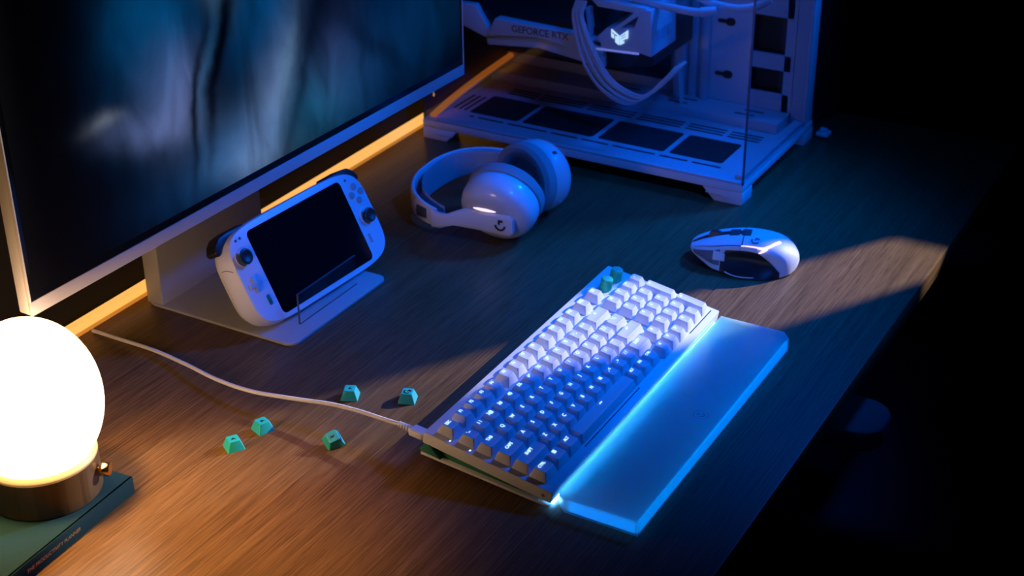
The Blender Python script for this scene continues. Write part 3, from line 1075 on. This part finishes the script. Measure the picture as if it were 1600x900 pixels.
# dark thumb recess with a flared ledge
obj('thumb_grip', mouse_patch(-46, 27, 0.0, 0.2, 0.7, 24, 10, f=lambda u: (0.0, 0.03 + 0.19 * min(1, u * 2.6) * min(1, (1 - u) * 9 + 0.3))), BLACK, ms)
bm = NB(); tube(bm, [(-20, 42, 2.0), (-6, 44.5, 1.8), (8, 44, 2.4), (20, 40, 4.5)], 0.9, 8); obj('thumb_ledge', bm, WHITE_SATIN, ms)
obj('side_panel', mouse_patch(28, 62, 0.02, 0.2, 0.5, f=lambda u: (0.03 + 0.02 * u, 0.235 - 0.06 * u)), pmat('pale_grey_side', (0.16, 0.16, 0.19), 0.5), ms)
for a, b in ((4, 24), (-17, 3)):
    obj('side_button', mouse_patch(a, b, 0.215, 0.275, 2.2, 8, 4), WHITE_SATIN, ms)
obj('sniper_button', mouse_patch(22, 36, 0.08, 0.2, 2.6, 8, 5, f=lambda u: (0.07 + 0.02 * u, 0.16 + 0.06 * u)), WHITE_SATIN, ms)
# dark seams: between shell and flank, and across the buttons
obj('flank_seam', mouse_patch(-18, 63, 0.285, 0.297, 0.35, 30, 2), PRINTDARK, ms)
obj('button_seam', mouse_patch(1.6, 2.8, 0.22, 0.56, 0.3, 2, 20), PRINTDARK, ms)
obj('button_split', mouse_patch(3, 66, 0.486, 0.514, 0.3, 20, 2), PRINTDARK, ms)
obj('top_button', mouse_patch(-6, 5, 0.47, 0.53, 0.9, 4, 4), DARKGREY, ms)
obj('top_button', mouse_patch(8, 20, 0.47, 0.53, 0.9, 4, 4), DARKGREY, ms)
bm = NB(); lathe(bm, [(8, -4), (10.5, -3), (10.5, 3), (8, 4)], 32, Matrix.Translation((37, 0, 29)) @ Matrix.Rotation(R(90), 4, 'X')); obj('scroll_wheel', bm, STEEL, ms)
# branching light strip
pts1 = [tuple(mouse_pt(X, t, 0.35)) for X, t in ((3, 0.29), (-6, 0.29), (-16, 0.292), (-24, 0.30), (-31, 0.345), (-37, 0.41), (-42, 0.46))]
pts2 = [tuple(mouse_pt(X, t, 0.35)) for X, t in ((-28, 0.31), (-25, 0.27), (-21.5, 0.235), (-19, 0.215))]
bm = NB(); tube(bm, pts1, lambda u: 0.6 + 1.2 * min(1, u * 1.8), 8); tube(bm, pts2, lambda u: 2.4 - 1.9 * u, 8); g_ = obj('light_strip', bm, PINKGLOW, ms); g_['label'] = 'glowing branched light strip'
bm = NB()
pc = mouse_pt(-13, 0.40, 0.25)
nrm = (mouse_pt(-13, 0.40, 3.0) - mouse_pt(-13, 0.40, 0)).normalized()
ring_logo(bm, 5.6, 0, 0.25, Matrix.Translation(pc) @ nrm.to_track_quat('Z', 'Y').to_matrix().to_4x4() @ Matrix.Rotation(R(60), 4, 'Z'))
obj('logo', bm, PRINTGREY, ms)

# ------------------------------------------------------------------ computer case
CX0, CX1, CX2, CY0, CY1, CZ1 = 1656, 1905, 2024, 625, 1105, 478
pc_ = thing('computer_case', 'white glass sided computer case with a vented floor standing on short feet', 'computer case', (1656, 625, 0))
co = Vector((1656, 625, 0))


def cbox(bm_, x0, x1, y0, y1, z0, z1, bev=0.0, seg=2):
    box(bm_, x0 - co.x, x1 - co.x, y0 - co.y, y1 - co.y, z0, z1, bev, seg)


def cprX(bm_, pts, x0, x1, bev=0.0):
    prism(bm_, [(y - co.y, z) for y, z in pts], x0 - co.x, x1 - co.x, 'X', bev)


bm = NB(); cbox(bm, CX0, 1910, CY0, CY1, 17, 28, 1.2); obj('floor_frame', bm, CASEWHITE, pc_)
bm = NB(); cbox(bm, 1910.5, CX2, CY0, CY1, 17, 28, 1.2); obj('chamber_floor', bm, BLACK, pc_)
for ya, yb, s in ((625, 680, 1), (1105, 1050, -1)):
    for xa, xb in ((1656, 1690), (1880, 1914), (1990, 2024)):
        bm = NB(); cprX(bm, [(ya, 17), (yb, 17), (yb - s * 17, 0.2), (ya, 0.2)], xa, xb, 0.8)
        ft = obj('foot', bm, CASEWHITE if xa < 1900 else BLACK, pc_)
        if xa == 1656:
            bm = NB(); cprX(bm, [(ya + s * 20, 9.5), (ya + s * 50, 11), (ya + s * 50, 9.8), (ya + s * 20, 8.3)], 1655.2, 1656.4); obj('foot_groove', bm, SILVER, ft)
# four dark filter panels in the floor
for ya, yb in ((983, 1061), (866, 976), (760, 858), (676, 752)):
    bm = NB(); cprX_pts = rrect(1709 - co.x, 1780 - co.x, ya - co.y, yb - co.y, 4, 3); prism(bm, cprX_pts, 28.0, 28.35, 'Z'); obj('floor_filter', bm, MESHDARK, pc_)
# slots either side of the filters
bm = NB()
y = 672
while y < 1050:
    w = 40 if (y // 50) % 3 else 62
    cbox(bm, 1694, 1698, y, min(y + w, 1052), 28, 28.3)
    y += w + 7
obj('front_slot', bm, PRINTDARK, pc_)
bm = NB()
for ya, yb in ((660, 706), (713, 768), (776, 842), (850, 920), (928, 998), (1004, 1050)):
    for k in range(3):
        cbox(bm, 1797 + 9 * k, 1801 + 9 * k, ya, yb, 28, 28.3)
obj('rear_slot', bm, PRINTDARK, pc_)
bm = NB()
for k in range(3):
    cbox(bm, 1712 + 0, 1770, 1068 + 9 * k, 1072 + 9 * k, 28, 28.3)
obj('side_slot', bm, PRINTDARK, pc_)
bm = NB(); cbox(bm, CX0 + 0.5, CX0 + 12, CY0 + 4, CY1 - 4, 28, 31, 0.8); cbox(bm, CX0 + 12, 1880, CY0 + 4, CY0 + 16, 28, 36, 1); obj('floor_rail', bm, CASEWHITE, pc_)
# raised ledge and the upright tray behind
bm = NB(); cbox(bm, 1838, 1886, 650, 1101, 28, 42, 1.0); obj('ledge', bm, CASEWHITE, pc_)
bm = NB()
for ya in (690, 790, 880):
    cbox(bm, 1850, 1854, ya, ya + 28, 42, 42.3); cbox(bm, 1866, 1870, ya - 8, ya + 20, 42, 42.3)
obj('ledge_slot', bm, PRINTDARK, pc_)
bm = NB()
cbox(bm, 1886, 1890, 712, 770, 42, CZ1 - 8); cbox(bm, 1886, 1890, 655, 714, 100, 122); cbox(bm, 1886, 1890, 655, 714, 175, 215); cbox(bm, 1886, 1890, 655, 714, 42, 66)
cbox(bm, 1886, 1890, 650, 664, 42, CZ1 - 8); cbox(bm, 1886, 1890, 770, 1101, 42, CZ1 - 8); cbox(bm, 1886, 1890, 655, 712, 300, CZ1 - 8)
cbox(bm, 1876, 1886, 772, 782, 42, 300, 1); cbox(bm, 1878, 1886, 790, 800, 42, 300, 1); cbox(bm, 1872, 1886, 806, 822, 42, 300, 2)
obj('tray', bm, CASEWHITE, pc_)
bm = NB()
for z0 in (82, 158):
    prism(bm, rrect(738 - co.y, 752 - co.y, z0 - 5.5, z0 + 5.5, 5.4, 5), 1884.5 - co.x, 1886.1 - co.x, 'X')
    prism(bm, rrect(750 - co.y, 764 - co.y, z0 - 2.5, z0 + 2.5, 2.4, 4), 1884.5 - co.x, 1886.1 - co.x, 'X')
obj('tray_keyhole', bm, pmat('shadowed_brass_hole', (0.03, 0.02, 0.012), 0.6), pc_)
bm = NB(); cbox(bm, 1900, 1905, 650, 1101, 28, CZ1 - 8); obj('divider', bm, BLACK, pc_)
bm = NB(); cbox(bm, 1881, 1908, 626, 648, 28, CZ1, 1.5); obj('corner_post', bm, CASEWHITE, pc_)
bm = NB(); cbox(bm, 1908, 2024, 626, 632, 28, CZ1, 1.5); cbox(bm, 2019, 2024, 632, 1101, 28, CZ1); obj('chamber_panel', bm, BLACK, pc_)
bm = NB(); cbox(bm, CX0, CX2, CY0, CY1, CZ1, CZ1 + 14, 2); obj('top_panel', bm, CASEWHITE, pc_)
# back panel with a hexagon-hole grille, bar light in the holes painted bronze
bm = NB(); cbox(bm, CX0 + 3, CX2, 1101, 1105, 28, CZ1); obj('rear_panel', bm, DARKGREY, pc_)
bm = NB()
for i in range(9):
    for j in range(8):
        cy_ = 70 + j * 8
        cx_ = 1710 + i * 9 + (4.5 if j % 2 else 0)
        lathe(bm, [(3.0, 0), (3.0, 0.6)], 6, Matrix.Translation((cx_ - co.x, 1100.9 - co.y, cy_)) @ Matrix.Rotation(R(90), 4, 'X'))
obj('rear_grille', bm, COPPER, pc_)
bm = NB()
for dx, dz in ((0, 0), (7, 4), (-6, 3), (1, -6)):
    prism(bm, [(1679 + dx - 2.2 - co.x, 62 + dz), (1679 + dx - co.x, 59.4 + dz), (1679 + dx + 2.2 - co.x, 62 + dz), (1679 + dx - co.x, 65.5 + dz)], 1100.2 - co.y, 1100.9 - co.y, 'Y')
obj('rear_hole_glow', bm, emat('amber_hole_glow', (1.0, 0.45, 0.18), 0.55), pc_)  # glowing diamonds stand in for bar light seen through rear holes
bm = NB(); cbox(bm, CX0, CX0 + 3.5, CY0 + 1, CY1 - 1, 28.2, CZ1); obj('side_glass', bm, CASEGLASS, pc_)
bm = NB(); cbox(bm, CX0 + 3.6, 1880, CY0, CY0 + 3.5, 28.2, CZ1); obj('front_glass', bm, CASEGLASS, pc_)
bm = NB(); cbox(bm, CX0 - 0.15, CX0 + 3.7, CY0 - 0.15, CY0 + 1.4, 28.2, CZ1); obj('glass_edge', bm, pmat('dark_glass_edge', (0.03, 0.06, 0.09), 0.2), pc_)
bm = NB(); cbox(bm, 1917, 1936, 604, 622, 2, 8, 2); cbox(bm, 1922, 1930, 608, 618, 8, 13, 1.5); obj('stabiliser_foot', bm, CASEWHITE, pc_)

# ------------------------------------------------------------------ inside the case
rod = thing('case_reflection_rod', 'dim orange glowing rod added for reflected light along the back of the case floor', 'reflection stand-in', (1662, 1092, 30))
bm = NB(); tube(bm, [(0, 0, 3), (60, 0, 12), (140, 0, 19), (220, 0, 23.5)], 4.6, 10, 6); obj('tube', bm, AMBERROD, rod)  # added glowing rod stands in for an orange line of reflected light
bm = NB(); tube(bm, [(-1, 1.5, -2), (60, 1.5, 6), (140, 1.5, 13), (220, 1.5, 17)], 3.2, 8, 6); obj('rod_backing', bm, CASEWHITE, rod)

gpu = thing('graphics_card', 'white and black graphics card with a lit badge inside the glass case', 'graphics card', (1725, 950, 128))
go = Vector((1725, 950, 128))


def gX(bm_, pts, x0, x1, bev=0.0):
    prism(bm_, [(y - go.y, z - go.z) for y, z in pts], x0 - go.x, x1 - go.x, 'X', bev)


bm = NB(); gX(bm, [(1098, 126), (1098, 172), (792, 172), (792, 132), (870, 118), (1035, 122)], 1738, 1866, 2); obj('cooler_body', bm, BLACK, gpu)
bm = NB(); gX(bm, [(1098, 178), (1060, 179), (1038, 148), (1024, 135), (1040, 134), (1098, 152)], 1728, 1740, 1.2); obj('shroud', bm, WHITE, gpu)
bm = NB(); gX(bm, [(1038, 141), (1024, 167), (905, 164), (860, 160), (860, 140), (959, 149.5)], 1722, 1738, 1.2); sh2 = obj('shroud', bm, WHITE, gpu)
bm = NB(); gX(bm, [(1042, 138), (959, 147), (860, 138), (860, 121), (959, 133), (1040, 125)], 1728, 1738, 1.2); obj('shroud', bm, WHITE, gpu)
bm = text_bm('GEFORCE RTX', 13.5, 0.1, 'CENTER', 0.01)
bm.transform(Matrix.Translation((-3.2, 954 - go.y, 157.2 - go.z)) @ Matrix.Rotation(R(-1.0), 4, 'X') @ Matrix.Rotation(R(-90), 4, 'Z') @ Matrix.Rotation(R(90), 4, 'X'))
obj('lettering', bm, COPPER, sh2, smooth=False)
bm = NB(); gX(bm, [(905, 164), (893, 178), (880, 163)], 1726, 1738, 0.8); gX(bm, [(890, 200), (884, 200), (880, 163), (884, 163)], 1730, 1742, 0.6); obj('strut', bm, WHITE, gpu)
bm = NB(); gX(bm, [(876, 157), (853, 181), (814, 186), (806, 211), (790, 213), (788, 150), (806, 153), (867, 152)], 1722, 1800, 1.6); eb = obj('end_shroud', bm, WHITE, gpu)
bm = NB(); gX(bm, [(880, 216), (798, 214), (798, 205), (868, 206)], 1724, 1800, 1.2); gX(bm, [(843, 181), (836, 181), (803, 207), (812, 209)], 1722, 1732, 0.8); obj('end_frame', bm, WHITE, gpu)
bm = NB()
for k in range(7):
    box(bm, 14 + 7 * k, 18 + 7 * k, 787.4 - go.y, 788.2 - go.y, 166 - go.z, 182 - go.z, 0, 1)
obj('end_vent', bm, pmat('pale_vent', (0.6, 0.65, 0.72), 0.4), eb)
bm = NB()
for pts in ([(846, 180), (835, 172.5), (835, 160), (840, 163), (840, 166.5), (846, 169.5)], [(833.6, 172.5), (822, 182), (822, 171), (827.5, 167), (827.5, 163.5), (833.6, 160)]):
    gX(bm, pts, 1721, 1722.2)
bd = obj('badge', bm, LOGOGLOW, eb); bd['label'] = 'lit winged shield badge'
bm = NB()
for pts in ([(844.5, 176.2), (837.5, 172.2), (837.5, 171.2), (844.5, 175.2)], [(841.4, 173.4), (840.4, 172.9), (840.4, 165.5), (841.4, 166.2)], [(831.5, 172.5), (825, 177.2), (825, 176.2), (831.5, 171.5)], [(831.5, 169.4), (825, 174.0), (825, 173.0), (831.5, 168.4)], [(829, 166.8), (824, 170.4), (824, 169.4), (829, 165.8)]):
    gX(bm, pts, 1720.6, 1721.1)
obj('badge_cut', bm, pmat('badge_slit_blue', (0.05, 0.09, 0.2), 0.5), bd)  # dark blue lines of the badge's cut pattern
bm = NB(); gX(bm, [(868, 150.5), (806, 153), (806, 151), (868, 148)], 1721, 1723.5); obj('edge_glow', bm, VIOLETGLOW, gpu)

motherboard = thing('motherboard', 'dark circuit board upright behind the graphics card', 'circuit board', (1880, 950, 60))
bm = NB(); box(bm, -1, 1.5, -120, 148, 0, 300, 0.4); obj('board', bm, BLACK, motherboard)
bm = NB(); box(bm, -16, -1, -20, 120, 180, 290, 3); obj('heatsink', bm, DARKGREY, motherboard)
bm = NB(); box(bm, -10, -1, -60, 90, 10, 26, 2); box(bm, -8, -1, -30, 60, 30, 50, 2); obj('slot', bm, DARKGREY, motherboard)

wires = thing('power_cable', 'bundle of pale sleeved power wires drooping in front of the graphics card', 'cable', (1705, 850, 100))
wo = Vector((1705, 850, 100))
W1 = [(1714, 884, 222), (1709, 886, 211), (1705, 888, 192), (1703, 872, 148), (1703, 845, 112), (1705, 808, 95), (1708, 783, 105), (1712, 757, 132), (1720, 746, 146), (1746, 756, 138), (1790, 774, 122), (1836, 795, 104)]
for k in range(9):
    o_ = (k - 4) / 4
    pts = []
    for i, p in enumerate(W1):
        w = 7.5 if i < 3 else 9.5
        if i > 5:
            w = 6.0
        dyz = Vector((1.6 * math.sin(k * 2.3 + i * 0.7), -o_ * w, o_ * w * (0.75 if i > 2 else 0.15) + 1.2 * math.sin(k * 1.7 + i)))
        pts.append(tuple(Vector(p) + dyz - wo))
    bm = NB(); tube(bm, pts, 1.75, 8, 6); obj('wire', bm, CABLEWHITE, wires)
bm = NB(); box(bm, 3, 14.5, 22, 50, 117, 134, 1.5); obj('connector', bm, BLACK, wires)

for nm, lab, pts, cone in (
        ('coolant_tube', 'pale coolant tube ending in a fitting above the drooping wires', [(1735, 870, 262), (1738, 835, 226), (1740, 797, 217), (1740, 760, 214.5), (1742, 731, 214), (1750, 712, 217)], True),
        ('coolant_tube', 'pale coolant tube sagging beside the front glass edge', [(1750, 800, 268), (1757, 760, 238), (1760, 729, 224), (1760, 706, 220.5), (1760, 684, 221), (1764, 664, 226), (1770, 648, 236)], False)):
    base = Vector(pts[3])
    tb = thing(nm, lab, 'tube', base, group='coolant tubes in the case')
    bm = NB(); tube(bm, [tuple(Vector(p) - base) for p in pts], 5.2, 14, 8); obj('hose', bm, WHITE_SATIN, tb)
    bm = NB()
    if cone:
        a, b = Vector(pts[-2]) - base, Vector(pts[-1]) - base
        tube(bm, [tuple(a + (b - a) * 0.05), tuple(a + (b - a) * 0.6), tuple(b)], lambda u: 6.6 - 1.2 * u, 14, 3)
    else:
        a, b = Vector(pts[2]) - base, Vector(pts[3]) - base
        tube(bm, [tuple(a), tuple(a + (b - a) * 0.3)], 6.4, 14, 2)
    obj('fitting', bm, WHITE, tb)

# pale ribbon cable beside the tray
rb = thing('ribbon_cable', 'flat pale ribbon cable hanging between graphics card and tray', 'cable', (1850, 800, 42))
bm = NB(); pts = [(0, -3, 2), (-8, -2, 50), (-14, 2, 95), (-26, 10, 118)]
tube(bm, pts, 6.2, 10, 8, True, 0.35); obj('ribbon', bm, CABLEWHITE, rb)
bm = NB(); box(bm, -34, -18, 2, 20, 112, 124, 2); obj('plug', bm, WHITE, rb)

# ------------------------------------------------------------------ office chair in the dark
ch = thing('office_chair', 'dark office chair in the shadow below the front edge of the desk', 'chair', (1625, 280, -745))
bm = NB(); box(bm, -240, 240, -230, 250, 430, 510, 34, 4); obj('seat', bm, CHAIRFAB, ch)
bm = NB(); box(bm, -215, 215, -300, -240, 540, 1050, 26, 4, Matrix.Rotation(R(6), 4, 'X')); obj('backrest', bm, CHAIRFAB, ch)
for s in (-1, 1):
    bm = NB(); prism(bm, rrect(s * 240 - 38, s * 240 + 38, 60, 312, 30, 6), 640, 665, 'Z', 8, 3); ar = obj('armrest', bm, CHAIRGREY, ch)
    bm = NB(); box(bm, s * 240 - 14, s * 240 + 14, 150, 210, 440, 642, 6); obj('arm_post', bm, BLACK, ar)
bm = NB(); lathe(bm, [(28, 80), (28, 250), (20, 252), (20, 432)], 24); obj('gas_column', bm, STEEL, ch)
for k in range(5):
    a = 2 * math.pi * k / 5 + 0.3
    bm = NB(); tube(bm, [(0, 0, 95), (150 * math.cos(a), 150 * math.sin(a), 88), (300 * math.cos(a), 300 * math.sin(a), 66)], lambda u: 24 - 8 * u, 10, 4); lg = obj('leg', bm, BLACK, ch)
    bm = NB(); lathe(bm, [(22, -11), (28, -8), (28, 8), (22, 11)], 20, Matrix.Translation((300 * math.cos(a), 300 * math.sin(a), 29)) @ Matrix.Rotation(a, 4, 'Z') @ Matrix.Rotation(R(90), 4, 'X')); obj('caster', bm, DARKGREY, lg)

# ------------------------------------------------------------------ lights
def look(o, target):
    d = Vector(target) * MM - o.location
    o.rotation_euler = d.to_track_quat('-Z', 'Y').to_euler()


BLUE = (0.0, 0.125, 1.0)


def spot(name, loc, target, energy, size, soft, blend=1.0, color=BLUE):
    d = bpy.data.lights.new(name, 'SPOT')
    d.energy = energy
    d.color = color
    d.shadow_soft_size = soft
    d.spot_size = R(size)
    d.spot_blend = blend
    o = bpy.data.objects.new(name, d)
    COL.objects.link(o)
    o.location = [c * MM for c in loc]
    look(o, target)
    return o


spot('blue_key_spotlight', (2080, 230, 900), (1390, 770, 40), 108, 50, 0.09)
spot('blue_fill_spotlight', (900, -250, 1350), (1560, 850, 60), 84, 36, 0.12)
spot('warm_pool_spotlight', (630, 905, 760), (735, 795, 0), 50, 38, 0.05, 1.0, (1.0, 0.50, 0.09))  # unseen lamp added for the warm pool on the near-left desk
ca = bpy.data.lights.new('case_ceiling_light', 'AREA')
ca.shape = 'RECTANGLE'
ca.size = 0.16
ca.size_y = 0.36
ca.energy = 0.36
ca.color = (0.0, 0.14, 1.0)
co_ = bpy.data.objects.new('case_ceiling_light', ca)
COL.objects.link(co_)
co_.location = (1770 * MM, 860 * MM, 470 * MM)

sp = bpy.data.lights.new('beam_spotlight', 'SPOT')  # unseen spotlight for the pale beam, narrowed by the added wall's gap
sp.energy = 1200
sp.color = (1.0, 0.95, 0.90)
sp.shadow_soft_size = 0.012
sp.spot_size = R(18)
sp.spot_blend = 0.0
so = bpy.data.objects.new('beam_spotlight', sp)
COL.objects.link(so)
so.location = (4734 * MM, -1471 * MM, 1840 * MM)
look(so, (1300, 560, 0))

w = bpy.data.worlds.new('night')
w.use_nodes = True
w.node_tree.nodes['Background'].inputs[0].default_value = (0.10, 0.25, 1.0, 1)
w.node_tree.nodes['Background'].inputs[1].default_value = 0.0012
scene.world = w

# ------------------------------------------------------------------ camera
cd = bpy.data.cameras.new('camera')
cam = bpy.data.objects.new('camera', cd)
COL.objects.link(cam)
F_PX, PITCH, ROLL, YAW, H = 2369.6923, 0.49035711, 0.01078812, 0.52677134, 818.1037
cd.sensor_fit = 'HORIZONTAL'
cd.sensor_width = 36.0
cd.lens = F_PX * 36.0 / 1600.0
fw = Vector((math.cos(YAW) * math.cos(PITCH), math.sin(YAW) * math.cos(PITCH), -math.sin(PITCH)))
rt = fw.cross(Vector((0, 0, 1))).normalized()
dn = fw.cross(rt)
r2 = rt * math.cos(ROLL) + dn * math.sin(ROLL)
d2 = -rt * math.sin(ROLL) + dn * math.cos(ROLL)
mw = Matrix((r2, -d2, -fw)).transposed().to_4x4()
mw.translation = Vector((0, 0, H * MM))
cam.matrix_world = mw
cd.clip_start = 0.05
cd.clip_end = 50
cd.dof.use_dof = True
cd.dof.focus_distance = 1.48
cd.dof.aperture_fstop = 9.0
scene.camera = cam

scene.view_settings.view_transform = 'Standard'
scene.view_settings.look = 'None'
scene.view_settings.exposure = 0.0
scene.view_settings.gamma = 1.0
scene.view_settings.use_curve_mapping = False
scene.cycles.use_denoising = True
scene.cycles.max_bounces = 8
scene.cycles.transparent_max_bounces = 16
scene.cycles.sample_clamp_indirect = 4.0
